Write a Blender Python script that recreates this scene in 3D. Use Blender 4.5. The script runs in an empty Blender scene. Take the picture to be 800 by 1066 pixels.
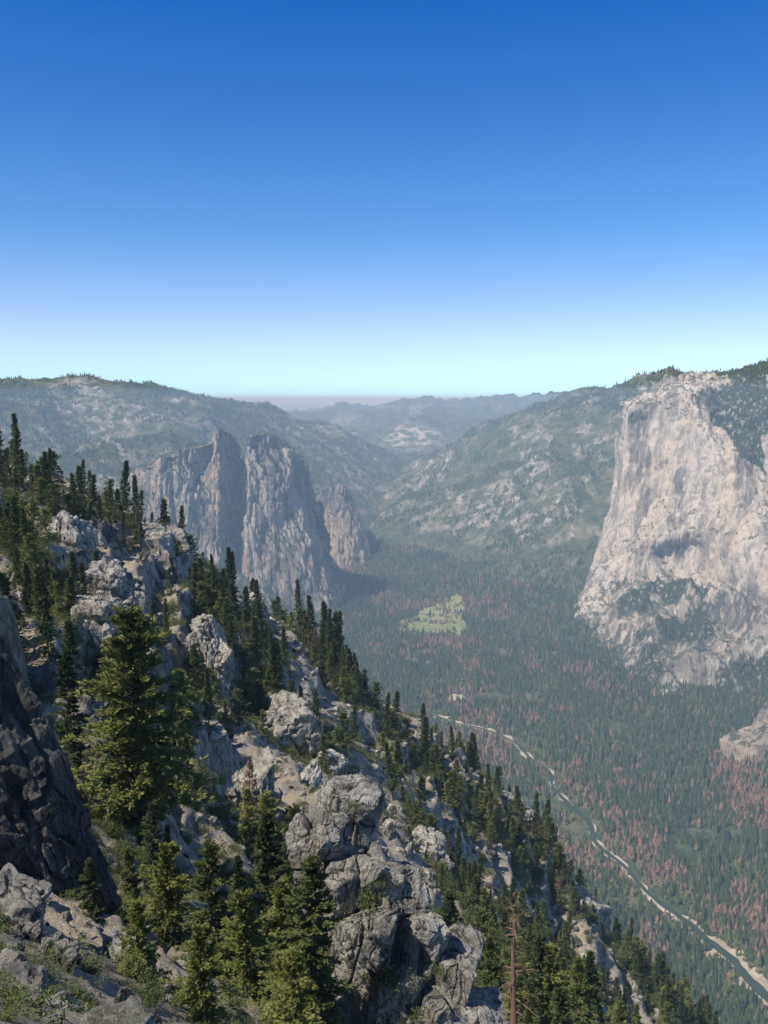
import bpy, math, numpy as np
from mathutils import Vector, Euler
rng=np.random.default_rng(7)
scene=bpy.context.scene
# ------------------------------------------------------------------ noise
def _hash(i,j,k,s):
    n=(i*374761393+j*668265263+k*1440662683+s*1274126177)&0xffffffff
    n=((n^(n>>13))*1274126177)&0xffffffff
    n=((n^(n>>15))*2246822519)&0xffffffff
    return (n^(n>>16))/4294967295.0
def vnoise(x,y,z=None,s=0):
    x=np.asarray(x,float);y=np.asarray(y,float)
    xi=np.floor(x).astype(np.int64);yi=np.floor(y).astype(np.int64)
    fx=x-xi;fy=y-yi
    ux=fx*fx*fx*(fx*(fx*6-15)+10);uy=fy*fy*fy*(fy*(fy*6-15)+10)
    if z is None:
        a=_hash(xi,yi,0,s);b=_hash(xi+1,yi,0,s);c=_hash(xi,yi+1,0,s);d=_hash(xi+1,yi+1,0,s)
        return ((a+(b-a)*ux)*(1-uy)+(c+(d-c)*ux)*uy)*2-1
    z=np.asarray(z,float);zi=np.floor(z).astype(np.int64);fz=z-zi;uz=fz*fz*(3-2*fz)
    def lay(q):
        a=_hash(xi,yi,q,s);b=_hash(xi+1,yi,q,s);c=_hash(xi,yi+1,q,s);d=_hash(xi+1,yi+1,q,s)
        return (a+(b-a)*ux)*(1-uy)+(c+(d-c)*ux)*uy
    l0=lay(zi);l1=lay(zi+1)
    return (l0+(l1-l0)*uz)*2-1
def fbm(x,y,z=None,o=4,s=0,ridged=False,gain=.5):
    t=0;a=1;tot=0;f=1
    for i in range(o):
        n=vnoise(x*f+17.3*i,y*f-9.1*i,None if z is None else z*f+3.7*i,s+i)
        if ridged:n=1-2*np.abs(n)
        t=t+a*n;tot+=a;a*=gain;f*=2.03
    return t/tot
def sstep(a,b,x):
    t=np.clip((x-a)/(b-a),0,1);return t*t*(3-2*t)
# ------------------------------------------------------------------ mesh helpers
def np_mesh(name,V,F,mat=None,smooth=True,attrs=None):
    V=np.ascontiguousarray(V,dtype=np.float32);F=np.ascontiguousarray(F,dtype=np.int32)
    me=bpy.data.meshes.new(name);nf,k=F.shape
    me.vertices.add(len(V));me.vertices.foreach_set('co',V.ravel())
    me.loops.add(nf*k);me.loops.foreach_set('vertex_index',F.ravel())
    me.polygons.add(nf);me.polygons.foreach_set('loop_start',np.arange(nf,dtype=np.int32)*k)
    me.polygons.foreach_set('loop_total',np.full(nf,k,dtype=np.int32))
    me.polygons.foreach_set('use_smooth',np.full(nf,smooth))
    me.update(calc_edges=True)
    if attrs:
        for n,a in attrs.items():
            at=me.attributes.new(n,'FLOAT','POINT');at.data.foreach_set('value',np.ascontiguousarray(a,dtype=np.float32).ravel())
    if mat:
        for m in (mat if isinstance(mat,list) else [mat]):me.materials.append(m)
    return me
def add(name,me,coll=None):
    o=bpy.data.objects.new(name,me);(coll or scene.collection).objects.link(o);return o
def grid_faces(nu,nv,flip=False):
    i=np.arange(nu-1)[:,None];j=np.arange(nv-1)[None,:]
    a=(i*nv+j).ravel();b=((i+1)*nv+j).ravel();c=((i+1)*nv+j+1).ravel();d=(i*nv+j+1).ravel()
    return np.stack([a,d,c,b],1) if flip else np.stack([a,b,c,d],1)
def grid_normals(P):
    du=np.gradient(P,axis=0);dv=np.gradient(P,axis=1);n=np.cross(du,dv)
    return n/(np.linalg.norm(n,axis=2,keepdims=True)+1e-9)
# ------------------------------------------------------------------ materials
class NT:
    def __init__(s,name):
        s.m=bpy.data.materials.new(name);s.m.use_nodes=True;s.t=s.m.node_tree;s.t.nodes.clear()
        s.out=s.n('ShaderNodeOutputMaterial')
    def n(s,t,**k):
        nd=s.t.nodes.new(t)
        for a,b in k.items():setattr(nd,a,b)
        return nd
    def l(s,a,b):s.t.links.new(a,b)
    def val(s,sock,v):
        if hasattr(v,'is_output') or isinstance(v,bpy.types.NodeSocket):s.l(v,sock)
        else:
            if sock.type=='RGBA' and len(v)==3:v=(*v,1)
            sock.default_value=v
    def coord(s,scale=(1,1,1)):
        if not hasattr(s,'_tc'):s._tc=s.n('ShaderNodeTexCoord')
        mp=s.n('ShaderNodeMapping');s.l(s._tc.outputs['Object'],mp.inputs[0]);mp.inputs['Scale'].default_value=scale
        return mp.outputs[0]
    def noise(s,scale,det=6,rough=.6,stretch=(1,1,1),dist=0):
        nd=s.n('ShaderNodeTexNoise');s.l(s.coord(stretch),nd.inputs['Vector'])
        nd.inputs['Scale'].default_value=scale;nd.inputs['Detail'].default_value=det;nd.inputs['Roughness'].default_value=rough
        nd.inputs['Distortion'].default_value=dist
        return nd.outputs['Fac']
    def vor(s,scale,stretch=(1,1,1),feat='F1',out='Distance'):
        nd=s.n('ShaderNodeTexVoronoi',feature=feat);s.l(s.coord(stretch),nd.inputs['Vector']);nd.inputs['Scale'].default_value=scale
        return nd.outputs[out]
    def ramp(s,f,a,b):
        nd=s.n('ShaderNodeMapRange',interpolation_type='SMOOTHSTEP');s.l(f,nd.inputs[0]);nd.inputs[1].default_value=a;nd.inputs[2].default_value=b
        return nd.outputs[0]
    def mix(s,f,a,b,bt='MIX'):
        nd=s.n('ShaderNodeMix',data_type='RGBA',blend_type=bt);s.val(nd.inputs[0],f);s.val(nd.inputs[6],a);s.val(nd.inputs[7],b)
        return nd.outputs[2]
    def math(s,op,a,b=0.0,c=0.0):
        nd=s.n('ShaderNodeMath',operation=op);s.val(nd.inputs[0],a);s.val(nd.inputs[1],b)
        if op=='MULTIPLY_ADD':s.val(nd.inputs[2],c)
        return nd.outputs[0]
    def attr(s,n):return s.n('ShaderNodeAttribute',attribute_name=n).outputs['Fac']
    def rand(s):return s.n('ShaderNodeObjectInfo').outputs['Random']
    def nz(s):
        g=s.n('ShaderNodeNewGeometry');x=s.n('ShaderNodeSeparateXYZ');s.l(g.outputs['Normal'],x.inputs[0]);return x.outputs[2]
    def bump(s,h,dist,st=1.0):
        b=s.n('ShaderNodeBump');b.inputs['Strength'].default_value=st;b.inputs['Distance'].default_value=dist;s.l(h,b.inputs['Height']);return b.outputs[0]
    def done(s,col,rough=.9,normal=None,transl=0):
        p=s.n('ShaderNodeBsdfPrincipled');s.val(p.inputs['Base Color'],col);s.val(p.inputs['Roughness'],rough)
        p.inputs['Specular IOR Level'].default_value=.25
        if normal is not None:s.l(normal,p.inputs['Normal'])
        o=p.outputs[0]
        if transl>0:
            t=s.n('ShaderNodeBsdfTranslucent');s.val(t.inputs[0],col);mx=s.n('ShaderNodeMixShader');mx.inputs[0].default_value=transl
            s.l(o,mx.inputs[1]);s.l(t.outputs[0],mx.inputs[2]);o=mx.outputs[0]
        s.l(o,s.out.inputs[0]);return s.m
def mat_cliff(name,base,dark,warm):
    t=NT(name)
    big=t.noise(.0035,5,.6,(1,1,.5));s1=t.noise(.011,7,.65,(1,1,.11));s2=t.noise(.04,7,.7,(1,1,.15));fine=t.noise(.06,7,.7,(1,1,.6))
    c=t.mix(t.ramp(big,.42,.6),base,warm)
    c=t.mix(t.math('MULTIPLY',t.ramp(s1,.48,.61),.9),c,dark)
    c=t.mix(t.math('MULTIPLY',t.ramp(s2,.5,.66),.5),c,dark)
    c=t.mix(t.math('MULTIPLY',t.ramp(s2,.46,.32),.4),c,(.74,.67,.57))
    c=t.mix(t.math('MULTIPLY',t.attr('stain_shade'),t.ramp(s2,.36,.54)),c,(.15,.138,.125))  # dark streaks, plus shade painted into the monolith's recess
    c=t.mix(t.math('MULTIPLY',t.ramp(fine,.6,.7),.55),c,(.09,.088,.08))
    led=t.math('MULTIPLY',t.ramp(t.nz(),.45,.75),t.ramp(t.noise(.03,6,.7),.46,.54))
    vg=t.math('MAXIMUM',t.math('MULTIPLY',led,.8),t.math('MULTIPLY',t.attr('veg'),t.ramp(fine,.35,.5)))
    c=t.mix(vg,c,(.05,.068,.034))
    return t.done(c,.9,t.bump(t.math('MULTIPLY_ADD',s1,2.0,t.math('ADD',s2,fine)),16,1.0))
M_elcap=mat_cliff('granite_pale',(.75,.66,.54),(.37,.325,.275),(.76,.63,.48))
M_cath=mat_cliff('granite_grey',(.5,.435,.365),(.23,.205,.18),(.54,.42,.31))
def mat_far():
    t=NT('forested_ground')
    n2=t.noise(.02,6,.7);n3=t.noise(.008,7,.65)
    c=t.mix(t.ramp(n2,.35,.65),(.035,.055,.026),(.09,.11,.048))
    c=t.mix(t.math('MULTIPLY',t.ramp(n3,.5,.64),.7),c,(.19,.165,.1))
    rk=t.mix(t.ramp(n2,.35,.62),(.44,.4,.34),(.19,.172,.15))
    rf=t.math('MULTIPLY',t.attr('rock'),t.ramp(t.noise(.015,8,.75),.46,.56))
    c=t.mix(rf,c,rk)
    c=t.mix(t.math('MULTIPLY',t.attr('pale'),t.ramp(n3,.44,.56)),c,(.46,.43,.38))
    return t.done(c,.95,t.bump(n2,12,.8))
M_far=mat_far()
def mat_near():
    t=NT('granite_slope')
    g=t.noise(.35,10,.72);f=t.noise(2.5,8,.7);b=t.noise(.045,6,.6)
    s=t.noise(.8,8,.75,(1,1,.25));ff=t.noise(11,6,.7)
    cr=t.vor(.35,(1,1,.5),'DISTANCE_TO_EDGE')
    c=t.mix(t.ramp(g,.38,.6),(.53,.485,.42),(.23,.212,.186))
    c=t.mix(t.math('MULTIPLY',t.ramp(b,.5,.62),.5),c,(.4,.31,.215))
    c=t.mix(t.math('MULTIPLY',t.ramp(s,.5,.62),.75),c,(.09,.085,.075))
    c=t.mix(t.math('MULTIPLY',t.ramp(f,.55,.67),.7),c,(.065,.06,.05))
    c=t.mix(t.math('MULTIPLY',t.ramp(cr,.05,.0),.55),c,(.05,.046,.04))
    up=t.ramp(t.nz(),.6,.82)
    soil=t.mix(t.ramp(ff,.4,.6),(.27,.21,.145),(.54,.46,.35))
    c=t.mix(t.math('MULTIPLY',up,t.ramp(t.noise(.15,6,.65),.42,.5)),c,soil)
    c=t.mix(t.math('MULTIPLY',t.attr('dirt'),t.ramp(f,.34,.46)),c,t.mix(t.ramp(ff,.38,.6),(.32,.25,.175),(.6,.51,.39)))
    vg=t.math('MULTIPLY',t.attr('veg'),t.ramp(t.noise(.5,7,.75),.47,.55))
    c=t.mix(vg,c,t.mix(t.ramp(ff,.4,.6),(.035,.05,.02),(.11,.12,.05)))
    return t.done(c,.92,t.bump(t.math('MULTIPLY_ADD',g,1.5,t.math('ADD',s,t.math('ADD',f,t.math('MULTIPLY',ff,.25)))),.5,.9))
M_near=mat_near()
def mat_rock(name,a,b,k=1.0):
    t=NT(name)
    g=t.noise(.5,10,.7);f=t.noise(4,8,.75);s=t.noise(1.1,8,.75,(1,1,.2))
    c=t.mix(t.ramp(g,.36,.6),a,b)
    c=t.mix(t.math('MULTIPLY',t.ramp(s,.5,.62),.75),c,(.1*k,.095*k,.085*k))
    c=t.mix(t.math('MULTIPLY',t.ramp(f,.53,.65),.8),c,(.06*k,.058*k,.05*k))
    c=t.mix(t.math('MULTIPLY',t.ramp(t.noise(1.3,6,.7),.58,.68),.65),c,(.32*k,.24*k,.13*k))
    cr=t.math('ABSOLUTE',t.math('SUBTRACT',t.noise(.35,4,.55,(1,1,.5),1.0),.5))
    c=t.mix(t.math('MULTIPLY',t.ramp(cr,.014,.0),.85),c,(.03,.028,.025))
    # lichen and moss on the upward faces
    if k==1.0:c=t.mix(t.math('MULTIPLY',t.ramp(t.nz(),.7,.92),t.math('MULTIPLY',t.ramp(t.noise(.7,5,.65),.56,.62),.7)),c,(.13,.135,.05))
    h=t.math('MULTIPLY_ADD',t.ramp(cr,0,.03),.6,t.math('MULTIPLY_ADD',g,1.0,t.math('ADD',s,f)))
    return t.done(c,.9,t.bump(h,.3,1.0))
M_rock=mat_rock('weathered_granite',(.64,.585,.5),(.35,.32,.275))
M_rockd=mat_rock('dark_shaded_granite',(.19,.175,.16),(.1,.094,.088),.65)  # shadow side of the spire put into the base colour; also darkens some boulders
def mat_leaf(name,a,b,tr=.25,sc=.35):
    t=NT(name)
    r=t.rand();n=t.noise(sc,3,.6)
    f=t.math('ADD',t.math('MULTIPLY',r,.5),t.math('MULTIPLY',t.ramp(n,.3,.7),.5))
    return t.done(t.mix(f,a,b),.75,None,tr)
L_green=mat_leaf('needles_green',(.072,.1,.036),(.175,.19,.065))
L_bright=mat_leaf('needles_yellowgreen',(.14,.168,.045),(.29,.285,.085),.3)  # yellow-green needles, brighter in colour than the other greens
L_dark=mat_leaf('needles_dark',(.052,.078,.034),(.12,.14,.056))
L_fdark=mat_leaf('forest_dark',(.046,.078,.034),(.115,.15,.06))
L_blue=mat_leaf('needles_bluegreen',(.042,.072,.04),(.098,.135,.065))
L_dead=mat_leaf('needles_dead',(.21,.12,.085),(.33,.215,.155),.1)
L_shrub=mat_leaf('shrub_leaves',(.09,.115,.035),(.2,.22,.085),.25,1.0)
def mat_bark(name,a,b):
    t=NT(name);n=t.noise(3,6,.7,(1,1,.15));return t.done(t.mix(n,a,b),.9,t.bump(n,.1,.8))
M_bark=mat_bark('bark',(.07,.045,.03),(.2,.13,.09))
M_snag=mat_bark('dead_wood',(.13,.075,.05),(.3,.2,.14))
# ------------------------------------------------------------------ far terrain
def poly_ridge(x,y,pts,D,Z):
    best=np.full(x.shape,-1e9)
    pts=np.array(pts,float)
    for a,b in zip(pts[:-1],pts[1:]):
        dx,dy=b[0]-a[0],b[1]-a[1];L=dx*dx+dy*dy
        t=np.clip(((x-a[0])*dx+(y-a[1])*dy)/L,0,1)
        d=np.hypot(x-(a[0]+t*dx),y-(a[1]+t*dy))
        best=np.maximum(best,a[2]+t*(b[2]-a[2])+np.interp(d,D,Z))
    return best
R1=[(-7000,6000,230),(-4500,6500,200),(-2900,7200,165),(-2300,7600,140),(-1800,8200,65),(-1400,8800,-110),(-1000,9200,-330),(-490,9500,-600),(-150,9700,-980)]
R2=[(7000,5200,300),(4500,5500,300),(2480,6000,225),(2010,6500,180),(1730,7000,95),(1320,7500,-5),(830,8000,-280),(345,8300,-640),(60,8500,-1000)]
R3=[(-12000,17000,-250),(-5000,18000,-330),(-2400,18000,-290),(-1300,18000,-180),(0,17500,-120),(830,16500,20),(1980,16000,90),(2980,16000,95),(6000,16000,100),(14000,15000,150)]
R4=[(-4000,12500,-300),(-1600,12500,-480),(-840,12000,-440),(0,12000,-360),(870,12000,-230),(1750,12000,-190),(4000,11500,-100)]
R5=[(1250,5100,-850),(1000,4300,-900),(1100,4200,-850),(1380,4100,-790),(1480,3850,-860),(1800,3500,-850),(2600,3100,-750),(4000,2800,-600)]
R6=[(1500,2450,-790),(2200,2500,-450),(3500,2400,-200)]
R8=[(-1600,6900,-40),(-1250,5400,-330),(-1050,4800,-420)]
R9=[(-1500,5600,-250),(-1650,4900,-330),(-2300,4500,-320),(-3500,4200,-250)]
RIV=np.array([(176,2975),(215,2905),(300,2860),(370,2790),(411,2715),(425,2600),(472,2500),(455,2400),(478,2300),(515,2190),(500,2080),(545,1960),(560,1860),(606,1760),(630,1690),(660,1622),(665,1550),(690,1480),(705,1300),(760,1000)],float)
def polydist(x,y,pts):
    d=np.full(np.shape(x),1e9)
    for a,b in zip(pts[:-1],pts[1:]):
        dx,dy=b[0]-a[0],b[1]-a[1];t=np.clip(((x-a[0])*dx+(y-a[1])*dy)/(dx*dx+dy*dy),0,1)
        d=np.minimum(d,np.hypot(x-(a[0]+t*dx),y-(a[1]+t*dy)))
    return d
def smax(a,b,k):
    h=np.clip(.5+.5*(b-a)/k,0,1);return a*(1-h)+b*h+k*h*(1-h)
def Hfar(x,y):
    fl=np.interp(y,[0,9000,13000,20000,60000],[-1050,-1050,-850,-520,-450])
    wx=x+160*fbm(x/900,y/900,o=4,s=11);wy=y+160*fbm(x/900,y/900,o=4,s=23)
    z=poly_ridge(wx,wy,R1,[0,900,2200,2800,6000,40000],[0,-170,-900,-1300,-2500,-9000])
    z=smax(z,poly_ridge(wx,wy,R2,[0,500,2000,3000,6000,40000],[0,-210,-1080,-1400,-2500,-9000]),60)
    z=smax(z,poly_ridge(wx,wy,R3,[0,1500,3500,9000,40000],[0,-170,-330,-1900,-9000]),60)
    z=smax(z,poly_ridge(wx,wy,R4,[0,800,3000,6000,40000],[0,-130,-600,-1400,-9000]),60)
    z=smax(z,poly_ridge(wx,wy,R5,[0,700,3000,40000],[0,-280,-1500,-9000]),40)
    z=smax(z,poly_ridge(wx,wy,R6,[0,900,3000,40000],[0,-500,-1700,-9000]),40)
    z=smax(z,poly_ridge(wx,wy,R8,[0,200,900,2000,40000],[0,-60,-700,-1800,-9000]),40)
    z=smax(z,poly_ridge(wx,wy,R9,[0,200,900,2000,40000],[0,-80,-700,-1800,-9000]),40)
    m=sstep(0,220,z-fl)
    fs=np.interp(y,[0,9000,16000],[1,1,2.2])
    z=z+m*fs*(85*fbm(x/(700*fs),y/(700*fs),o=6,s=31,ridged=True)+26*fbm(x/130,y/130,o=4,s=41,ridged=True))-m*28*fs
    z=smax(z,fl,50)
    z=z+(1-m)*4*fbm(x/200,y/200,o=3,s=51)
    return z
nb,nr=680,780
tb=np.linspace(-.95,.95,nb);yy=np.concatenate([np.exp(np.linspace(math.log(1000),math.log(13000),nr-110)),np.exp(np.linspace(math.log(13100),math.log(70000),110))])
T,Y=np.meshgrid(tb,yy,indexing='ij');X=T*Y
Z=Hfar(X,Y);P=np.stack([X,Y,Z],2)
N=grid_normals(P)
sl=1-np.abs(N[:,:,2])
up=Z+1050
rock=sstep(.16,.34,sl+.22*fbm(X/350,Y/350,o=5,s=61))*sstep(80,300,up)
rock=np.maximum(rock,sstep(.2,.43,fbm(X/600,Y/600,o=5,s=65))*sstep(300,500,up)*.9)
pale=.9*sstep(420,150,np.hypot((X-330)/1.2,(Y-11000)/1.5))+.8*sstep(330,100,np.hypot(X+2350,(Y-7100)/1.2))
terrain=add('terrain',np_mesh('terrain',P.reshape(-1,3),grid_faces(nb,nr),M_far,attrs={'rock':rock,'pale':np.clip(pale,0,1)}))
# ------------------------------------------------------------------ lofts
def catmull(P,n,axis):
    P=np.moveaxis(P,axis,0);m=len(P)
    t=np.linspace(0,m-1-1e-6,n);i=np.floor(t).astype(int);f=(t-i)[:,None,None]
    g=lambda k:P[np.clip(k,0,m-1)]
    p0,p1,p2,p3=g(i-1),g(i),g(i+1),g(i+2);c=.38
    m1=(p2-p0)*c;m2=(p3-p1)*c
    R=(2*f**3-3*f**2+1)*p1+(f**3-2*f**2+f)*m1+(-2*f**3+3*f**2)*p2+(f**3-f**2)*m2
    return np.moveaxis(R,0,axis)
def loft(cp,nu,nv,amp,wl,s,big=.8):
    P=catmull(catmull(np.array(cp,float),nu,0),nv,1)
    N=grid_normals(P)
    x,y,z=P[:,:,0],P[:,:,1],P[:,:,2]
    d=amp*fbm(x/wl,y/wl,z/(wl*3.2),o=5,s=s,ridged=True)+big*amp*fbm(x/(wl*2.5),y/(wl*2.5),z/(wl*3),o=3,s=s+9)\
      +.3*amp*fbm(x/(wl*.2),y/(wl*.2),z/(wl*.5),o=3,s=s+19,ridged=True)
    return P+N*d[:,:,None]
EC=[[(2000,6200,-20),(1600,5600,-40),(1500,5400,-80),(1400,5300,-400),(1330,5250,-650),(1250,5150,-900),(1200,5100,-1080)],
[(1800,5600,0),(1250,4800,-40),(1150,4500,-48),(1105,4450,-392),(1010,4380,-661),(835,4150,-925),(790,4080,-1030)],
[(1900,5500,60),(1340,4650,75),(1240,4330,0),(1228,4200,-370),(1150,4120,-600),(1035,4000,-860),(860,3400,-1060)],
[(2050,5500,120),(1500,4500,135),(1365,4150,-20),(1353,4050,-356),(1345,4000,-560),(1337,3950,-780),(960,3120,-1040)],
[(2200,5400,180),(1700,4550,185),(1500,4120,-50),(1470,3950,-265),(1440,3880,-560),(1416,3750,-820),(1160,3200,-1020)],
[(2500,5200,190),(1850,4450,185),(1650,3950,-80),(1585,3800,-240),(1540,3650,-551),(1490,3450,-830),(1390,3050,-1020)],
[(3200,5000,200),(2400,4300,190),(2250,3750,-50),(2200,3500,-300),(2100,3300,-550),(2000,3000,-850),(1950,2850,-1020)],
[(4200,5000,220),(3400,4300,190),(3300,3700,-50),(3200,3500,-300),(3100,3300,-550),(3000,3000,-850),(2950,2800,-1050)]]
nu,nv=620,460
E=loft(EC,nu,nv,58,240,101,1.2)
vrow=np.linspace(0,6,nv)[None,:]*np.ones((nu,1))
ex,ey,ez=E[:,:,0],E[:,:,1],E[:,:,2]
gd=polydist(ex,ez,np.array([(1450,60),(1530,-120),(1600,-300),(1720,-520),(1900,-640)],float))+25*fbm(ex/80,ez/80,o=3,s=5)
E[:,:,1]+=85*np.exp(-(gd/60)**2)*sstep(1.7,2.2,vrow)
E[:,:,1]+=40*np.exp(-((ex-1255)/60)**2)*np.exp(-((ez+700)/50)**2)
ap=sstep(4.7,5.2,vrow)*sstep(6,5.7,vrow)*sstep(900,1050,ex)
E[:,:,2]+=ap*(90*fbm(ex/150,ey/190,o=5,s=9,ridged=True)+22)
EN=grid_normals(E);EN*=np.sign(EN[:,:,2].mean())
ns=fbm(ex/200,ey/200,ez/200,o=5,s=77)
eveg=sstep(.0,.15,ns+.45*sstep(1520,1640,ex)*sstep(2.7,2.2,vrow)-.22*sstep(1640,1520,ex)*sstep(2.6,2.2,vrow)*sstep(.9,1.2,vrow)-.9*sstep(2.2,2.6,vrow)*sstep(5.2,4.8,vrow)*(1-.45*sstep(1480,1700,ex))-.03*sstep(5,5.5,vrow)+1.0*np.exp(-(gd/38)**2)*sstep(1.9,2.3,vrow))
stain_shade=.7*np.exp(-((ex-1255)/90)**2-((ez+690)/75)**2)+.75*sstep(.08,.3,fbm(ex/120,ey/120,ez/450,o=4,s=88))+.5*sstep(5,5.3,vrow)  # first term paints the shade of the recess; the others are dark streaks and apron
add('granite_monolith',np_mesh('granite_monolith',E.reshape(-1,3),grid_faces(nu,nv),M_elcap,attrs={'veg':eveg,'stain_shade':np.clip(stain_shade,0,1)}))
def spire(cols,back=700):
    out=[]
    for t,b in cols:
        t=np.array(t,float);b=np.array(b,float)
        md=t+(b-t)*np.array([.35,.35,.42]);up_=t+(b-t)*np.array([.08,.08,.12])
        out.append([t+(60,back,-500),t+(25,back*.35,-70),t+(0,70,-6),t,up_,md,b,b+(b-t)*np.array([.35,.5,0])+(0,0,-130)])
    return out
CA=[((-1700,4700,-420),(-1700,4400,-600)),((-1300,4500,-380),(-1280,4250,-520)),((-1076,4300,-285),(-1057,4180,-540)),((-950,4350,-225),(-928,4200,-680)),((-860,4400,-215),(-845,4230,-740)),((-785,4450,-140),(-765,4250,-800)),((-738,4600,-350),(-715,4370,-850)),
((-680,4500,-195),(-655,4300,-900)),((-566,4550,-165),(-540,4330,-950)),((-454,4600,-240),(-365,4370,-1020)),((-375,4720,-500),(-205,4400,-1058)),((-440,5100,-700),(-150,4900,-1060)),((-600,5500,-800),(-400,5400,-1080))]
C1=loft(spire(CA),560,400,40,130,201)
CB=[((-620,5500,-640),(-560,5350,-950)),((-480,5300,-600),(-460,5150,-950)),((-408,5200,-545),(-390,5080,-950)),((-271,5200,-480),(-250,5050,-980)),((-191,5200,-570),(-160,5080,-1000)),((-115,5250,-770),(-80,5150,-1010)),((-110,5600,-900),(-50,5500,-1060))]
CB=[(tuple(c*1.09 for c in a),(b[0]*1.09,b[1]*1.09,-1060)) for a,b in CB]
CB=[((a[0]+20,a[1],a[2]+12),(b[0]+25,b[1],b[2])) for a,b in CB]
C2=loft(spire(CB,400),300,260,24,100,231)
def vegof(Q,s):
    n=grid_normals(Q);n*=np.sign(n[:,:,2].mean())
    return n,sstep(.45,.7,n[:,:,2]+.35*fbm(Q[:,:,0]/90,Q[:,:,1]/90,o=4,s=s))
C1n,C1v=vegof(C1,5);C2n,C2v=vegof(C2,6)
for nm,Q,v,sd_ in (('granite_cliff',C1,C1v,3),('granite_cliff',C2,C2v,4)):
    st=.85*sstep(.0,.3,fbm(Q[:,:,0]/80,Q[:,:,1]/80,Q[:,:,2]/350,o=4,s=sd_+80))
    add(nm,np_mesh('cliff',Q.reshape(-1,3),grid_faces(*Q.shape[:2]),M_cath,attrs={'veg':v,'stain_shade':st}))
# ------------------------------------------------------------------ near slope
CP=np.array([(-146,350,-31),(-126,380,-38),(-114,400,-60),(-91,430,-80),(-67,450,-108),(-44,460,-134),(-25,470,-149),(26,480,-188),(63,480,-216),(84,480,-238),(104,470,-265),(123,460,-287),(158,440,-317),
(-220,360,0),(-300,420,20),(-69,300,-62),(-36,220,-82),(-10,180,-89),(12,220,-120),(42,250,-165),(98,350,-250),(0,50,-37),(0,40,-32),(-20,60,-38),(-23.5,85,-47),(-18,45,-26),
(-78,200,-39),(-41,110,-35),(-51,160,-46),(-28,130,-63),(-15.4,100,-56),(-6.7,60,-42),(12,90,-64),(8,50,-42),(20,50,-57),(60,50,-110),(60,120,-125),(120,250,-250),
(-6.7,20,-14.8),(-10.7,28,-18),(0,30,-25),(3,15,-15),(0,5,-7),(-5,5,-4.5),(15,15,-27),(-30,20,-4),(-40,50,-14),(-60,100,-20),(-120,200,-15),
(0,560,-265),(100,560,-370),(-100,520,-150),(-250,520,-70),(0,800,-580),(-200,800,-480),(200,700,-580),(300,500,-490),(400,700,-700),(600,1000,-990),(200,1100,-920),(-200,1200,-920),(500,500,-720),(200,200,-310),(400,200,-560),
(0,1500,-1100),(400,1500,-1120),(-400,1500,-1100),(700,700,-1030),(-600,700,-150),(-600,1200,-800),(-400,400,50)],float)
def fit(cp):
    n=len(cp);D=np.hypot(cp[:,0][:,None]-cp[:,0],cp[:,1][:,None]-cp[:,1])
    A=np.zeros((n+3,n+3));A[:n,:n]=D;A[:n,n]=1;A[:n,n+1]=cp[:,0];A[:n,n+2]=cp[:,1];A[n:,:n]=A[:n,n:].T
    return np.linalg.solve(A,np.concatenate([cp[:,2],[0,0,0]]))
W=fit(CP)
def rbf(x,y):
    z=W[-3]+W[-2]*x+W[-1]*y
    for w,c in zip(W[:-3],CP):z=z+w*np.hypot(x-c[0],y-c[1])
    return z
def Hnear(x,y):
    wx=x+3*fbm(x/25,y/25,o=3,s=301)*sstep(20,80,y);z=rbf(wx,y)
    dist=np.hypot(x,y);m=sstep(25,110,dist);big=sstep(700,450,y)*m
    z=z+big*(9*fbm(x/34,y/48,o=5,s=311,ridged=True)-1)
    Tt=13.0;zz=z+13*fbm(x/45,y/45,o=4,s=321);q=zz/Tt;fl=np.floor(q);f=q-fl
    f2=sstep(.5,.85,f)
    tm=m*sstep(-.45,.1,fbm(x/70,y/70,o=3,s=331))
    z=z+((fl+f2)*Tt-zz)*tm*.95
    T2=1.6;zz=z+1.8*fbm(x/5,y/5,o=3,s=361);q=zz/T2;f=q-np.floor(q)
    z=z+((np.floor(q)+sstep(.45,.9,f))*T2-zz)*sstep(110,60,dist)*sstep(9,14,dist)*.8*sstep(-.3,.2,fbm(x/9,y/9,o=2,s=371))
    z=z+(.45+1.4*m)*fbm(x/7,y/7,o=5,s=341,ridged=True,gain=.55)+.14*fbm(x/1.3,y/1.3,o=3,s=351,ridged=True)*sstep(160,60,dist)
    return z
nb2,nr2=680,820
tb=np.linspace(-.8,1.0,nb2);yy=np.exp(np.linspace(math.log(2.5),math.log(1500),nr2))
T,Y=np.meshgrid(tb,yy,indexing='ij');X=T*Y
Z=Hnear(X,Y);P=np.stack([X,Y,Z],2);N=grid_normals(P)
def vdens(x,y):
    return fbm(x/26,y/34,o=5,s=401)+.2*sstep(-60,90,x)-.02+.3*sstep(520,600,y)-.05*sstep(-50,-110,x)+.06*sstep(60,40,y)+.15*fbm(x/5,y/5,o=3,s=409)*sstep(120,50,y)+.2*np.exp(-((x+12)/16)**2-((y-115)/50)**2)
nveg=sstep(-.02,.2,vdens(X,Y))
dirt=sstep(75,45,Y)*sstep(.05,-.1,fbm(X/6,Y/6,o=4,s=417)-.12)*sstep(.45,.65,np.abs(N[:,:,2]))
add('hillside',np_mesh('hillside',P.reshape(-1,3),grid_faces(nb2,nr2),M_near,attrs={'veg':nveg,'dirt':dirt}))
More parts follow.
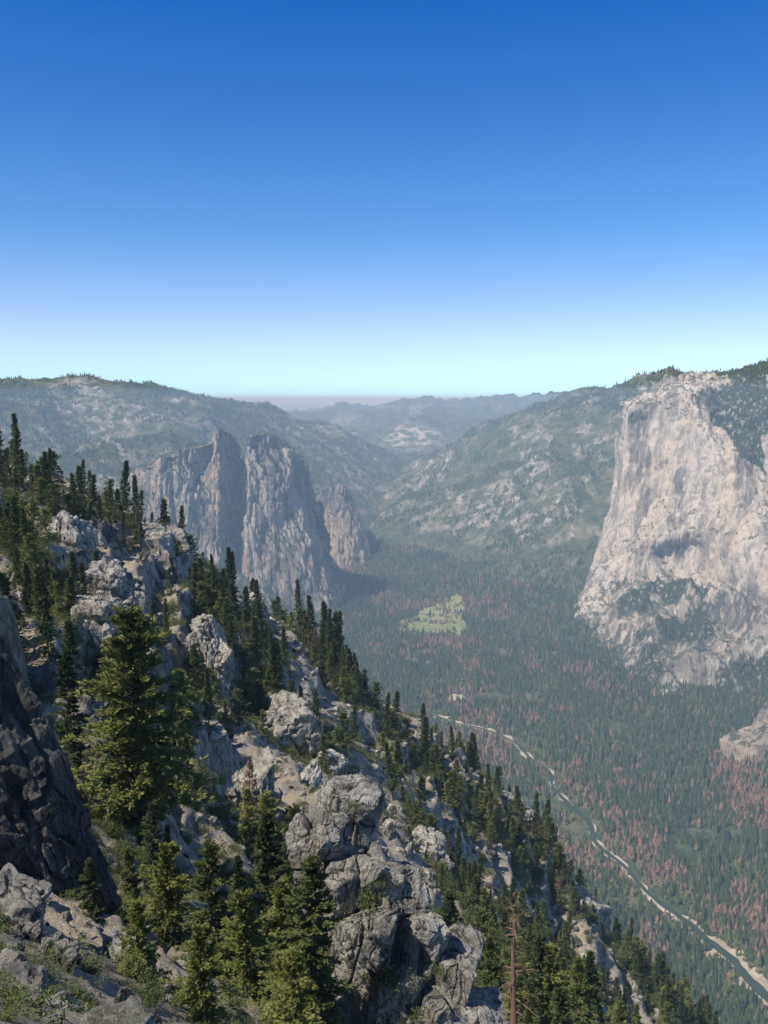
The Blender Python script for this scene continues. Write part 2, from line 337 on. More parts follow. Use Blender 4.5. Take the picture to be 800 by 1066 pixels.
# ------------------------------------------------------------------ vegetation meshes
def unit(v):return v/(np.linalg.norm(v,axis=-1,keepdims=True)+1e-9)
def tube(pts,rad,k=7):
    pts=np.array(pts,float);n=len(pts);V=[];a=np.linspace(0,2*np.pi,k,endpoint=False)
    for i in range(n):
        d=unit(pts[min(i+1,n-1)]-pts[max(i-1,0)]);u=unit(np.cross(d,[.3,.9,.1]));w=np.cross(d,u)
        V.append(pts[i]+rad[i]*(np.cos(a)[:,None]*u+np.sin(a)[:,None]*w))
    V=np.concatenate(V);F=[]
    for i in range(n-1):
        for j in range(k):F.append((i*k+j,i*k+(j+1)%k,(i+1)*k+(j+1)%k,(i+1)*k+j))
    return V,np.array(F)
def blades(C,D,L,Wd,r):
    n=len(C);up=np.tile([0,0,1.],(n,1))+r.normal(0,.55,(n,3));w=unit(np.cross(D,up))
    V=np.stack([C,C+D*L[:,None]*.45+w*Wd[:,None],C+D*L[:,None],C+D*L[:,None]*.45-w*Wd[:,None]],1).reshape(-1,3)
    return V,np.arange(4*n).reshape(n,4)
def conifer(name,seed,H,R,nbr,nsp,nbl,bl,leaf,crown0=.12,limbs=True,power=.8,asym=.25,bark=None):
    r=np.random.default_rng(seed);bend=r.normal(0,.012*H,2)
    tr=lambda t:np.stack([bend[0]*t**2,bend[1]*t**2,H*t],-1)
    ts=np.linspace(-.04,1,9);V,F=tube(tr(ts),H*.016*(1-np.clip(ts,0,1))**.8+.01*H*.15,8);VV=[V];FF=[F];off=len(V)
    t=crown0+(1-crown0)*(np.arange(nbr)+r.random(nbr))/nbr
    az=np.arange(nbr)*2.4+r.normal(0,.4,nbr)
    lob=1+asym*np.sin(az*2+seed)+asym*np.sin(t*23+az)
    prof=np.minimum(1,(t-crown0+.06)*6)*(1-t)**power+.03
    L=R*prof*lob*r.uniform(.6,1.15,nbr)
    el=np.interp(t,[0,.5,1],[-.22,.0,.75])+r.normal(0,.1,nbr)
    d=np.stack([np.cos(az)*np.cos(el),np.sin(az)*np.cos(el),np.sin(el)],1);p0=tr(t)
    if limbs:
        for i in range(nbr):
            q=[p0[i]+d[i]*L[i]*s+np.array([0,0,-.1*L[i]*s*s]) for s in (0,.5,.95)]
            V,F=tube(q,[.006*H*(1-t[i])+.02,.003*H*(1-t[i])+.015,.01],4);VV.append(V);FF.append(F+off);off+=len(V)
    nf=sum(len(f) for f in FF)
    s=np.tile((np.arange(nsp)+.5)/nsp,(nbr,1))*.85+.15+r.normal(0,.03,(nbr,nsp))
    C=p0[:,None]+d[:,None]*(L[:,None]*s)[:,:,None];C[:,:,2]-=.1*L[:,None]*s*s
    side=unit(np.cross(d,[0,0,1.]));wd=(L*.28)[:,None]*(1.1-s)*1.0
    C=C[:,:,None]+side[:,None,None]*(r.uniform(-1,1,(nbr,nsp,nbl))*wd[:,:,None])[...,None]+r.normal(0,.12*bl,(nbr,nsp,nbl,3))
    D=unit(d[:,None,None]*.9+side[:,None,None]*r.normal(0,.7,(nbr,nsp,nbl,1))+r.normal(0,.35,(nbr,nsp,nbl,3))+np.array([0,0,.12]))
    C=C.reshape(-1,3);D=D.reshape(-1,3);n=len(C);ln=bl*r.uniform(.6,1.25,n)
    V,F=blades(C,D,ln,ln*.2,r);VV.append(V);FF.append(F+off);off+=len(V)
    Lt=H*.05;C=np.tile(tr(np.array(1.))*.985,(10,1));V,F=blades(C,unit(r.normal(0,.35,(10,3))+[0,0,1]),np.full(10,Lt*.7),np.full(10,bl*.15),r)
    VV.append(V);FF.append(F+off)
    F=np.concatenate(FF);me=np_mesh(name,np.concatenate(VV),F,[bark or M_bark,leaf],smooth=False)
    mi=np.ones(len(F),dtype=np.int32);mi[:nf]=0;me.polygons.foreach_set('material_index',mi);return me
def far_tree(name,seed,H,R,leaf,round_=False):
    r=np.random.default_rng(seed);V=[];F=[];nl=5;k=7
    for i in range(nl):
        z0=H*(.1+.75*i/nl);z1=min(H,z0+H*(.42 if not round_ else .34));rr=R*((1-i/nl)**(.9 if not round_ else .45))*r.uniform(.8,1.15)
        ox,oy=r.normal(0,.08*R,2)
        b=len(V)
        V.append((ox*.3,oy*.3,z1))
        for j in range(k):
            a=2*math.pi*(j+r.uniform(-.25,.25))/k;q=rr*(r.uniform(.55,1.2))
            V.append((ox+q*math.cos(a),oy+q*math.sin(a),z0+r.uniform(-.05,.05)*H))
        for j in range(k):F.append((b,b+1+j,b+1+(j+1)%k))
    return np_mesh(name,np.array(V),np.array(F),leaf,smooth=False)
def shrub(name,seed,n,leaf,sz=.09):
    r=np.random.default_rng(seed);nc=14
    cc=r.normal(0,1,(nc,3))*[.42,.42,.2]+[0,0,.35];cr=r.uniform(.22,.42,nc);k=r.integers(0,nc,n)
    d=unit(r.normal(0,1,(n,3)));C=cc[k]+d*(cr[k]*r.uniform(.6,1.05,n))[:,None];C[:,2]=np.abs(C[:,2])*.9
    D=unit(d+r.normal(0,.6,(n,3))+[0,0,.3]);ln=sz*r.uniform(.6,1.4,n)
    V,F=blades(C,D,ln,ln*.35,r);return np_mesh(name,V,F,leaf,smooth=False)
import bmesh
def ico(sub):
    bm=bmesh.new();bmesh.ops.create_icosphere(bm,subdivisions=sub,radius=1)
    V=np.array([v.co[:] for v in bm.verts]);F=np.array([[v.index for v in f.verts] for f in bm.faces]);bm.free();return V,F
ICO={s:ico(s) for s in (4,5,6)}
def rock_arr(seed,dims,sub=5,npl=9,rough=.05,k=28):
    V,F=ICO[sub];r=np.random.default_rng(seed)
    ax=np.array([[1,0,0],[-1,0,0],[0,1,0],[0,-1,0],[0,0,1],[0,0,-1]],float)+r.normal(0,.2,(6,3))
    n=unit(np.concatenate([ax,r.normal(0,1,(npl,3))]));dd=np.concatenate([r.uniform(.72,1,6),r.uniform(.8,1.1,npl)])
    dot=V@n.T;rad=np.where(dot>.05,dd/np.maximum(dot,.05),9.)
    rs=-np.log(np.exp(-rad*k).sum(1))/k
    p=V*rs[:,None]*np.array(dims)
    sc=min(dims)
    q=p/sc+seed*3.1
    dsp=rough*(fbm(q[:,0]*1.3,q[:,1]*1.3,q[:,2]*1.3,o=6,s=seed,ridged=True,gain=.6))*sc
    for w,fr in ((1.6,1.1),(1.0,2.3)):
        st=np.abs(vnoise(q[:,0]*fr+5,q[:,1]*fr,q[:,2]*fr*.7,s=seed+3));dsp-=rough*w*sc*sstep(.08,.0,st)
    cell=_hash(np.floor(q[:,0]*1.7+.3*q[:,1]).astype(np.int64),np.floor(q[:,1]*1.7).astype(np.int64),np.floor(q[:,2]*1.2+.25*q[:,0]).astype(np.int64),seed)
    dsp+=rough*1.1*sc*(cell-.5)
    return p+V*dsp[:,None],F
def protos(cname,items):
    c=bpy.data.collections.new(cname)
    for i,(n,me) in enumerate(items):c.objects.link(bpy.data.objects.new('%s_%02d'%(cname,i),me))
    return c
def scatter(name,coll,pos,rot,scl,idx):
    n=len(pos);me=bpy.data.meshes.new(name);me.vertices.add(n);me.vertices.foreach_set('co',np.ascontiguousarray(pos,dtype=np.float32).ravel())
    a=me.attributes.new('rot','FLOAT_VECTOR','POINT');a.data.foreach_set('vector',np.ascontiguousarray(rot,dtype=np.float32).ravel())
    a=me.attributes.new('scl','FLOAT_VECTOR','POINT');a.data.foreach_set('vector',np.ascontiguousarray(scl,dtype=np.float32).ravel())
    a=me.attributes.new('idx','INT','POINT');a.data.foreach_set('value',np.ascontiguousarray(idx,dtype=np.int32))
    o=add(name,me);g=bpy.data.node_groups.new(name,'GeometryNodeTree')
    g.interface.new_socket('Geometry',in_out='INPUT',socket_type='NodeSocketGeometry');g.interface.new_socket('Geometry',in_out='OUTPUT',socket_type='NodeSocketGeometry')
    I=g.nodes.new('NodeGroupInput');O=g.nodes.new('NodeGroupOutput');ci=g.nodes.new('GeometryNodeCollectionInfo');ci.inputs['Collection'].default_value=coll
    ci.inputs['Separate Children'].default_value=True;ci.inputs['Reset Children'].default_value=True
    ip=g.nodes.new('GeometryNodeInstanceOnPoints');ip.inputs['Pick Instance'].default_value=True
    def na(nm,t):
        q=g.nodes.new('GeometryNodeInputNamedAttribute');q.data_type=t;q.inputs[0].default_value=nm;return q.outputs['Attribute']
    L=g.links.new;L(I.outputs[0],ip.inputs['Points']);L(ci.outputs[0],ip.inputs['Instance']);L(na('idx','INT'),ip.inputs['Instance Index'])
    e2r=g.nodes.new('FunctionNodeEulerToRotation');L(na('rot','FLOAT_VECTOR'),e2r.inputs[0]);L(e2r.outputs[0],ip.inputs['Rotation']);L(na('scl','FLOAT_VECTOR'),ip.inputs['Scale'])
    L(ip.outputs[0],O.inputs[0]);md=o.modifiers.new('scatter','NODES');md.node_group=g;return o
def sc3(s,j=.12):
    n=len(s);return np.stack([s*rng.uniform(1-j,1+j,n),s*rng.uniform(1-j,1+j,n),s*rng.uniform(1-j,1+1.5*j,n)],1)
def rz(n,tilt=.03):return np.stack([rng.normal(0,tilt,n),rng.normal(0,tilt,n),rng.uniform(0,6.283,n)],1)
# far forest
CF=protos('distant_conifer',[('a',far_tree('dc0',1,36,7.5,L_fdark)),('b',far_tree('dc1',2,32,7,L_blue)),('c',far_tree('dc2',3,40,7.5,L_fdark)),('d',far_tree('dc3',4,26,8,L_green,True)),
  ('e',far_tree('dc4',5,32,6.5,L_dead)),('f',far_tree('dc5',6,27,7,L_dead,True)),('g',far_tree('dc6',8,20,9,L_shrub,True))])
MEAD=np.array([(60,4080),(75,4280),(140,4330),(190,4520),(250,4540),(300,4640),(385,4660),(395,4450),(370,4300),(385,4120),(330,3990),(290,4060),(200,4030)],float)
def inpoly(x,y,p):
    c=np.zeros(np.shape(x),bool)
    for a,b in zip(p,np.roll(p,-1,0)):
        cond=((a[1]>y)!=(b[1]>y))&(x<(b[0]-a[0])*(y-a[1])/(b[1]-a[1]+1e-9)+a[0]);c^=cond
    return c
def far_idx(x,y,dscale=1):
    n=len(x);dn=fbm(x/260,y/340,o=6,s=501,gain=.7)+.26*sstep(2500,1600,y)+.07
    pd=np.clip(sstep(.02,.4,dn)*.68,0,.68)*dscale+.055
    i=rng.choice(4,n,p=[.3,.28,.26,.16])
    lt=(fbm(x/150,y/150,o=4,s=506)>.1)&(rng.random(n)<.35)&(dscale==1);i=np.where(lt,6,i)
    dead=rng.random(n)<pd
    return np.where(dead,4+rng.integers(0,2,n),i)
def cand(n,y0,y1,t0,t1,pw):
    u=rng.random(n);y=(y0**pw+u*(y1**pw-y0**pw))**(1/pw);t=rng.uniform(t0,t1,n);return t*y,y
x,y=cand(185000,1250,7200,-.12,.62,1.35)
z=Hfar(x,y)
op=fbm(x/120,y/150,o=5,s=511,gain=.6)
rd=polydist(x,y,RIV)
ok=(z<-930)&(rd>13+9*vnoise(x/60,y/60)+7*sstep(1900,1600,y)+9*sstep(2650,2850,y))&(np.hypot((x-254)/1.3,y-3150)>42)&(op>-.33+.1*rng.normal(size=len(x)))
mi=inpoly(x,y,MEAD);ok&=(~mi)|((rng.random(len(x))<.4)&(vnoise(x/45,y/45,s=3)>.1))
x,y,z,op,rd=x[ok],y[ok],z[ok],op[ok],rd[ok]
s=rng.uniform(.35,1.0,len(x))
ii=far_idx(x,y);ii=np.where((rd<60)&(rng.random(len(x))<.35),6,ii);s=np.where(rd<28,s*.6,s)
fp=[(x,y,z,s,ii)]
x,y=cand(145000,2000,10500,-.5,.5,1.5);z=Hfar(x,y)
e=30.;gx=(Hfar(x+e,y)-z)/e;gy=(Hfar(x,y+e)-z)/e
nn=fbm(x/250,y/250,o=4,s=521)
ok=(z>=-930)&(np.hypot(gx,gy)<1.0)&(nn+.28-.45*np.hypot(gx,gy)>-.08)
x,y,z=x[ok],y[ok],z[ok];fp.append((x,y,z-1,rng.uniform(.35,.8,len(x)),far_idx(x,y,.3)))
for Q,Nn,v,cnt in ((E,EN,eveg,27000),(C1,C1n,C1v,9000),(C2,C2n,C2v,3000)):
    w=((v+.05)*(Nn[:,:,2]>.35)).ravel().astype(float)
    ar=np.linalg.norm(np.cross(np.gradient(Q,axis=0),np.gradient(Q,axis=1)),axis=2).ravel();w*=ar;w/=w.sum()
    k=rng.choice(len(w),cnt,p=w);q=Q.reshape(-1,3)[k]+rng.normal(0,3,(cnt,3))*[1,1,0]
    fp.append((q[:,0],q[:,1],q[:,2]-2,rng.uniform(.22,.5,cnt),rng.integers(0,4,cnt)))
x,y,z,s,ix=[np.concatenate(a) for a in zip(*fp)]
scatter('distant_conifer_forest',CF,np.stack([x,y,z],1),rz(len(x)),sc3(s,.18),ix)
nfar=len(x)
# meadow, river, clearing
def sheet(name,xy,mat,h):
    xy=np.array(xy,float);c=xy.mean(0);V=[(c[0],c[1])];rings=6;n=len(xy)
    for k in range(1,rings+1):
        for p in xy:V.append(tuple(c+(p-c)*k/rings))
    V=np.array(V);V=np.column_stack([V,Hfar(V[:,0],V[:,1])+h])
    F3=[(0,1+j,1+(j+1)%n) for j in range(n)]
    for k in range(rings-1):
        for j in range(n):
            a=1+k*n+j;b=1+k*n+(j+1)%n;F3.append((a,a+n,b+n));F3.append((a,b+n,b))
    return add(name,np_mesh(name,V,np.array(F3),mat))
def dense(p,m=10,j=18):
    out=[]
    for a,b in zip(p,np.roll(p,-1,0)):
        for k in range(m):q=a+(b-a)*k/m;out.append(q+j*np.array([vnoise(q[0]/35,q[1]/35,s=1),vnoise(q[0]/35,q[1]/35,s=2)]).ravel())
    return np.array(out)
t=NT('meadow_grass');M_mead=t.done(t.mix(t.ramp(t.noise(.02,5,.6),.4,.6),(.17,.21,.08),(.29,.28,.15)),.95)
t=NT('sand');M_sand=t.done(t.mix(t.ramp(t.noise(.05,5,.6),.4,.6),(.36,.29,.2),(.52,.44,.33)),.95)
t=NT('river_water');M_wat=t.done((.035,.055,.04),.6)
sheet('meadow',dense(MEAD),M_mead,3)
sheet('clearing',dense(np.array([(222,3120),(238,3185),(284,3195),(294,3150),(265,3115)],float),6,8),M_sand,3)
def ribbon(name,pts,w,mat,h,wn,s,bank=False):
    pts=np.array(pts)
    t=np.linspace(0,len(pts)-1.001,520);i=t.astype(int);c=pts[i]+(pts[np.minimum(i+1,len(pts)-1)]-pts[i])*(t-i)[:,None]
    for _ in range(60):c[1:-1]=(c[:-2]+c[1:-1]*2+c[2:])/4
    d=unit(np.gradient(c,axis=0));nrm=np.stack([-d[:,1],d[:,0]],1)
    a=np.arange(520)/11.;big=1+.9*sstep(1900,1600,c[:,1])
    if bank:big=big*(.65+.5*np.maximum(sstep(1800,1650,c[:,1]),sstep(2600,2800,c[:,1])))
    wl=w*big*np.maximum(.2,1+wn*fbm(a,a*0,o=3,s=s)*1.6);wr=w*big*np.maximum(.2,1+wn*fbm(a,a*0+9,o=3,s=s+1)*1.6)
    Pq=np.stack([c+nrm*wl[:,None],c+nrm*wl[:,None]*.3,c-nrm*wr[:,None]*.3,c-nrm*wr[:,None]],1)
    V=np.concatenate([Pq,(Hfar(Pq[:,:,0],Pq[:,:,1])+h)[...,None]],2)
    return add(name,np_mesh(name,V.reshape(-1,3),grid_faces(520,4,True),mat))
ribbon('riverbank',RIV,12,M_sand,1.6,1.0,3,True);ribbon('river',RIV,5.5,M_wat,2.4,.3,7)
def far_rock(name,c,dims,rot,seed):
    V,F=rock_arr(seed,dims,6,9,.1,22);R=np.array(Euler([math.radians(a) for a in rot]).to_matrix());V=V@R.T+np.array(c)
    st=.7*sstep(0,.3,fbm(V[:,0]/40,V[:,1]/40,V[:,2]/90,o=4,s=seed))
    add(name,np_mesh(name,V,F,M_cath,attrs={'veg':np.zeros(len(V)),'stain_shade':st}))
far_rock('granite_dome',(1110,2540,-1025),(130,100,75),(0,-14,20),71)
far_rock('granite_dome',(1210,2600,-970),(150,110,95),(0,-10,50),72)
# near slope vegetation
CM=protos('slope_conifer',[('a',conifer('sc0',11,18,4.2,80,5,6,1.0,L_green,.08,False)),('b',conifer('sc1',12,20,4.0,90,5,6,1.0,L_dark,.1,False)),
 ('c',conifer('sc2',13,15,4.6,70,5,6,1.0,L_bright,.1,False,.6,.4)),('d',conifer('sc3',14,22,3.6,90,5,6,1.0,L_green,.2,False,1.0,.4)),('e',conifer('sc4',15,13,3.8,60,5,6,.9,L_bright,.04,False)),
 ('f',conifer('sc5',16,15,2.8,50,4,4,.8,L_dead,.15,False)),('g',conifer('sc6',17,16,5.2,60,5,6,1.0,L_green,.25,False,.45,.5)),('h',conifer('sc7',18,17,2.6,70,5,5,.8,L_dark,.1,False,.9,.3))])
def npts(n,y0,y1,t0=-.55,t1=.75,pw=2):
    return cand(n,y0,y1,t0,t1,pw)
def slope_of(x,y,e=1.5):
    z=Hnear(x,y);return z,np.hypot(Hnear(x+e,y)-z,Hnear(x,y+e)-z)/e
x,y=npts(11000,75,640,pw=1.9);z,sl=slope_of(x,y)
d=vdens(x,y);ok=(sl<2.3)&(d+rng.normal(0,.17,len(x))+.1*sstep(400,470,y)>.075)&(z>-440)
x,y,z=x[ok],y[ok],z[ok];n=len(x)
ix=rng.choice(8,n,p=[.18,.16,.13,.14,.12,.04,.14,.09]);s=(.2+.88*rng.random(n)**1.5)*np.interp(y,[75,200,400],[.5,.75,1.0])
scatter('hillside_conifers',CM,np.stack([x,y,z-.6],1),rz(n,.06),sc3(s,.2),ix)
nmid=n
CS=protos('shrub',[('a',shrub('sh0',1,900,L_shrub)),('b',shrub('sh1',2,900,L_green)),('c',shrub('sh2',3,900,L_shrub))])
x,y=npts(36000,12,460,pw=1.4);z,sl=slope_of(x,y);d=vdens(x,y)
ok=(sl<2.6)&(d+rng.normal(0,.15,len(x))>0.02);x,y,z=x[ok],y[ok],z[ok];n=len(x)
s=rng.uniform(.4,1.4,n)*np.interp(y,[12,30,60,200,400],[.35,.6,1.0,1.8,2.4])
scatter('shrubs',CS,np.stack([x,y,z-.1],1),rz(n,.1),sc3(s,.25),rng.integers(0,3,n))
RK=[]
for i in range(9):
    V,F=rock_arr(40+i,(1,.8,.6) if i%2 else (.7,.6,1.1),5,12,.15,80);RK.append(('r',np_mesh('bo%d'%i,V,F,M_rock if i<7 else M_rockd,smooth=False)))
CR=protos('boulder',RK)
x,y=npts(16000,9,480,pw=1.3);z,sl=slope_of(x,y);d=vdens(x,y)
ok=(d+rng.normal(0,.15,len(x))<.13);x,y,z=x[ok],y[ok],z[ok];n=len(x)
s=np.exp(rng.normal(-.85,.6,n))*np.interp(y,[9,25,60,200,400],[.15,.4,.6,1.25,2.0])
scatter('boulders',CR,np.stack([x,y,z-.2*s],1),rng.uniform(-1,1,(n,3))*[.4,.4,3.1],sc3(s,.35),rng.integers(0,9,n))
# hero rocks
def rocks(name,lst,mat,rough=.12,k=70,sub=None):
    VV=[];FF=[];off=0
    for i,(c,dims,rot,seed) in enumerate(lst):
        V,F=rock_arr(seed,dims,sub or (5 if max(dims)<1.3 else 6),10,rough,k)
        R=np.array(Euler([math.radians(a) for a in rot]).to_matrix());V=V@R.T+np.array(c)
        VV.append(V);FF.append(F+off);off+=len(V)
    return add(name,np_mesh(name,np.concatenate(VV),np.concatenate(FF),mat,smooth=False))
rocks('rock_outcrop',[((-2.2,51,-24.2),(1.8,1.8,2.2),(5,10,20),1),((-4.2,50.5,-27),(1.1,1.6,3.6),(0,-14,10),2),((-2.4,49.5,-28),(1.5,2,3),(4,6,-12),3),
 ((.4,50,-28.3),(2.0,1.8,1.7),(-6,8,25),4),((-1.2,48,-31),(1.9,1.9,3.2),(3,8,12),5),((1.8,48.5,-30.2),(1.3,1.6,2),(8,-6,40),6),((3.3,48.5,-32.2),(1.7,1.8,2.1),(0,14,-18),7),
 ((.2,46.5,-34),(2.2,2,2.8),(6,5,8),8),((3.4,46.5,-35),(2.4,2.2,2.6),(-5,12,30),9),((5.6,47.5,-37),(2.0,2,2.6),(4,22,-10),10),((-2.6,46.5,-35),(1.8,1.8,2.6),(0,-8,0),12),((1.4,45,-36.5),(2.6,2,2.4),(0,10,0),13),
 ((-3.2,49.2,-24.6),(.8,.7,1.3),(10,-10,30),14),((-.9,49,-26.6),(.9,.8,.9),(10,20,50),15),((2.4,47.5,-28.9),(.7,.7,.6),(0,20,10),16),((1.1,46.2,-31.4),(1,.8,.8),(20,10,60),17),((4.6,47,-34.2),(1,.9,1.2),(0,30,20),18),
 ((6.9,48,-38.5),(1.5,1.4,1.8),(0,26,20),19),((-2.2,48.6,-32.2),(.9,.8,2.2),(0,-6,30),20),((2.6,45.6,-33.2),(.8,.9,1.4),(0,20,50),27),((.6,49,-26.9),(.6,.6,.5),(20,0,10),28),((-1.4,50,-22.8),(.9,.9,1.0),(0,30,0),29)],M_rock)
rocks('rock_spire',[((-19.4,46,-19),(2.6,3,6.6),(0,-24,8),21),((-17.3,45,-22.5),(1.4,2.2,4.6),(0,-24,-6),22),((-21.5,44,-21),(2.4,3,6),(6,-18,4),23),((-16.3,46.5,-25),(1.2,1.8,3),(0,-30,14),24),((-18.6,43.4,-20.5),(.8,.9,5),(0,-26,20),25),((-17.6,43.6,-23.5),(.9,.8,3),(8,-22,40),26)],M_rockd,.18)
rocks('boulder',[((-2.95,9.4,-7.0),(.42,.4,.4),(5,8,30),31)],M_rock)
rocks('rock_ledge',[((-7.6,17,-13.1),(1.1,1.1,.9),(0,14,10),33),((-6.6,14.6,-12.0),(.6,.7,.5),(10,0,40),34),((-8.9,20,-14.1),(1.1,1.0,1.1),(0,10,-20),35),((-12.9,30,-18.0),(1.2,1.1,1.2),(0,10,30),36),((-9.5,32,-20.8),(1.0,.9,1.3),(0,-10,60),37),((-5.2,24,-19.2),(.9,.8,.7),(0,20,0),38)],M_rock,.14)
for c,dm,ro,sd_ in [((-78,335,-66),(9,13,17),(0,-28,10),51),((-84,345,-56),(8,12,10),(0,-10,30),52),((-50,160,-42),(4,5,8),(0,-12,10),53),((-44,158,-47),(3,4,6),(0,-18,40),54),((-48,250,-68),(4,6,10),(0,-14,10),55),
  ((-26,250,-90),(6,7,8),(0,-10,20),56),((60,470,-216),(14,10,10),(0,24,10),60),((92,430,-246),(15,9,9),(0,34,0),61),((-22,150,-68),(3,3.5,6),(0,-14,10),58),
  ((-60,200,-42),(4,6,7),(0,-10,0),62),((10,230,-118),(5,6,6),(0,20,0),63),((-90,260,-42),(6,8,9),(0,-20,0),64),((-36,120,-45),(3,3,5),(0,-20,10),66)]:
    rocks('rock_crag',[(c,dm,ro,sd_),((c[0]+dm[0]*.8,c[1]-dm[1]*.4,c[2]-dm[2]*.5),tuple(d*.6 for d in dm),(ro[0]+8,ro[1]-8,ro[2]+40),sd_+100),((c[0]-dm[0]*.9,c[1]-dm[1]*.3,c[2]+dm[2]*.05),tuple(d*.5 for d in dm),(ro[0],ro[1]-4,ro[2]+70),sd_+200)],M_rock,.2,70,5)
for px,py,pz,s in [(-.9,47.2,-27.3,1.0),(.3,45.6,-30.8,1.2),(-.2,48.0,-26.5,.7),(1.6,45.2,-32.4,.7),(3.0,46.6,-30.9,.6),(-.6,46.0,-31.0,1.0),(-1.6,48.9,-22.6,.5)]:
    o=add('shrub',CS.objects[0].data);o.location=(px,py,pz);o.scale=(s,s,s*.8)
# hero trees
hi=[conifer('pine_a',101,25,6.4,190,12,12,.62,L_bright,.17,True,.55,.35),conifer('pine_b',102,10,2.6,90,9,10,.36,L_green,.04),conifer('pine_c',103,8,2.6,80,9,10,.36,L_bright,.03,True,.6,.35),conifer('pine_d',104,14,3.1,110,9,9,.42,L_dark,.08)]
def tree(x,y,k,s,r=0,dz=-.4):
    o=add('pine_tree',hi[k]);z=float(Hnear(np.array([float(x)]),np.array([float(y)]))[0]);o.location=(x,y,z+dz);o.scale=(s,s,s);o.rotation_euler=(0,0,r)
tree(-23.5,85,0,1.0)
for a in [(-11.5,46,2,.75,1),(-7.4,56,3,.85,2),(-3.6,43,1,.9,.4),(-18,62,1,.7,2),(-14.5,60,1,.6,3),(-5.4,47,2,.85,5),(-6.4,40,2,.75,4),(-4.2,35,2,.5,1),(-8.3,42,1,.8,3.3),(1.6,39,1,.35,1),
 (-19,72,3,.6,1),(-27,92,1,1.3,2),(-31,88,3,.9,2),(11,88,1,1.0,2),(14,95,3,.8,5),(17,105,3,.9,1),(8,92,2,1.1,.5),(-12,110,3,1.0,3),(-5,140,3,1.0,.3),(9,120,1,1.2,.7),(22,120,3,1,.9),
 (-8.6,30,2,.4,2),(-6.0,28,2,.45,1),(-3.2,31,2,.5,3),(-13.5,40,1,.35,1),(18,95,2,1.3,1),(24,105,1,1.3,2),(30,125,3,1.1,2),(13,84,2,.9,3),(-3,75,3,.7,1),(4,78,3,.7,3),(-12,72,3,.6,2),(6,70,1,.8,1)]:tree(*a)
# snag
r=np.random.default_rng(5);pts=[(0,0,-1),(.05,0,4),(-.1,.1,9),(.1,0,13.5)];VV=[];FF=[];V,F=tube(pts,[.3,.24,.14,.03],8);VV.append(V);FF.append(F);off=len(V)
for i in range(60):
    zt=r.uniform(3,13.2);az=r.uniform(0,6.28);L=r.uniform(.8,2.9)*(1.15-zt/15);p=np.array([0,0,zt]);d_=np.array([math.cos(az),math.sin(az),r.uniform(-.3,.35)])
    V,F=tube([p,p+d_*L*.6,p+d_*L+[0,0,-.2]],[.06,.04,.015],4);VV.append(V);FF.append(F+off);off+=len(V)
    for q in range(2):
        b=p+d_*L*r.uniform(.4,.8);e2=b+r.normal(0,.35,3);V,F=tube([b,(b+e2)/2,e2],[.03,.02,.01],3);VV.append(V);FF.append(F+off);off+=len(V)
sn=add('dead_tree',np_mesh('dead_tree',np.concatenate(VV),np.concatenate(FF),M_snag));sx,sy=11.5,76.;sn.location=(sx,sy,float(Hnear(np.array([sx]),np.array([sy]))[0])-.3);sn.scale=(1.25,1.25,1.3)
# ------------------------------------------------------------------ haze
hz=NT('haze');v=hz.n('ShaderNodeVolumeScatter');v.inputs['Color'].default_value=(.56,.78,1,1);v.inputs['Density'].default_value=1/13000;v.inputs['Anisotropy'].default_value=-.15
hz.l(v.outputs[0],hz.out.inputs['Volume'])
V=np.array([(x,y,z) for x in (-60000,60000) for y in (-3000,69000) for z in (-1400,60)],float)
F=np.array([(0,1,3,2),(4,6,7,5),(0,4,5,1),(2,3,7,6),(0,2,6,4),(1,5,7,3)])
add('sky_haze',np_mesh('sky_haze',V,F,hz.m,smooth=False))
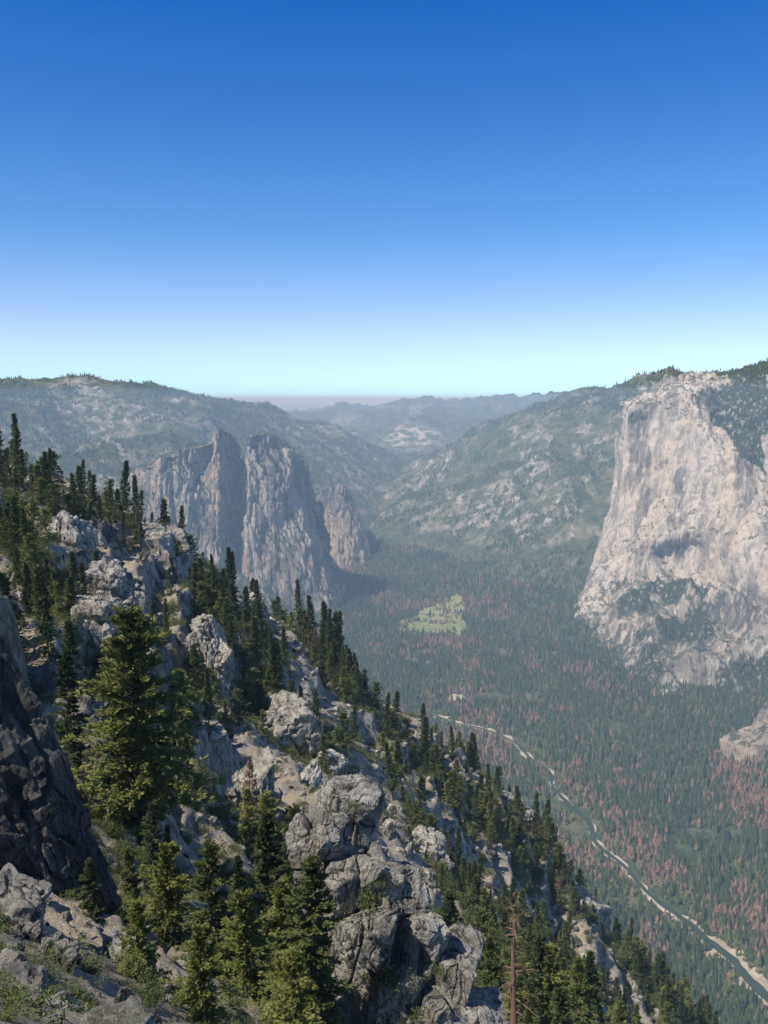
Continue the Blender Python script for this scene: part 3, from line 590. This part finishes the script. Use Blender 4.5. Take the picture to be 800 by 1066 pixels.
# ------------------------------------------------------------------ light
sd=Vector((-.5,-.33,.8)).normalized()
w=bpy.data.worlds.new('World');scene.world=w;w.use_nodes=True;nt=w.node_tree;bg=nt.nodes['Background'];sk=nt.nodes.new('ShaderNodeTexSky');sk.sky_type='NISHITA';sk.sun_disc=False
sk.sun_elevation=math.asin(sd.z);sk.sun_rotation=math.atan2(sd.x,sd.y)%(2*math.pi);sk.altitude=2200;sk.air_density=1;sk.dust_density=.6;sk.ozone_density=3
hs=nt.nodes.new('ShaderNodeMix');hs.data_type='RGBA';hs.blend_type='MULTIPLY';hs.inputs[0].default_value=1
tc=nt.nodes.new('ShaderNodeTexCoord');sx_=nt.nodes.new('ShaderNodeSeparateXYZ');nt.links.new(tc.outputs['Generated'],sx_.inputs[0])
cr=nt.nodes.new('ShaderNodeValToRGB');nt.links.new(sx_.outputs[2],cr.inputs[0]);e=cr.color_ramp.elements
e[0].position=0;e[0].color=(.36,.62,.86,1);e[1].position=.75;e[1].color=(.38,.42,.48,1)
for p,c in ((.02,(.46,.6,.8,1)),(.05,(.55,.58,.7,1)),(.09,(.5,.53,.64,1)),(.17,(.28,.47,.63,1)),(.37,(.055,.33,.65,1)),(.5,(.12,.33,.56,1))):
    q=e.new(p);q.color=c
nt.links.new(cr.outputs[0],hs.inputs[7])
nt.links.new(sk.outputs[0],hs.inputs[6])
bg.inputs[1].default_value=.15
sc_=nt.nodes.new('ShaderNodeVectorMath');sc_.operation='SCALE';sc_.inputs['Scale'].default_value=1.65;nt.links.new(hs.outputs[2],sc_.inputs[0]);nt.links.new(sc_.outputs[0],bg.inputs[0])
sun=bpy.data.lights.new('sun','SUN');sun.energy=5.0;sun.angle=math.radians(.5);sun.color=(1,.945,.86);so=bpy.data.objects.new('sun',sun);scene.collection.objects.link(so);so.rotation_euler=sd.to_track_quat('Z','Y').to_euler()
cam=bpy.data.cameras.new('camera');cam.sensor_fit='VERTICAL';cam.sensor_height=36;cam.lens=32.45;cam.clip_start=.5;cam.clip_end=200000
co=bpy.data.objects.new('camera',cam);scene.collection.objects.link(co);co.location=(0,0,0);co.rotation_euler=(math.radians(90-7),0,0);scene.camera=co
scene.view_settings.view_transform='Standard';scene.view_settings.look='None';scene.view_settings.exposure=0
print('COUNTS far',nfar,'mid',nmid)
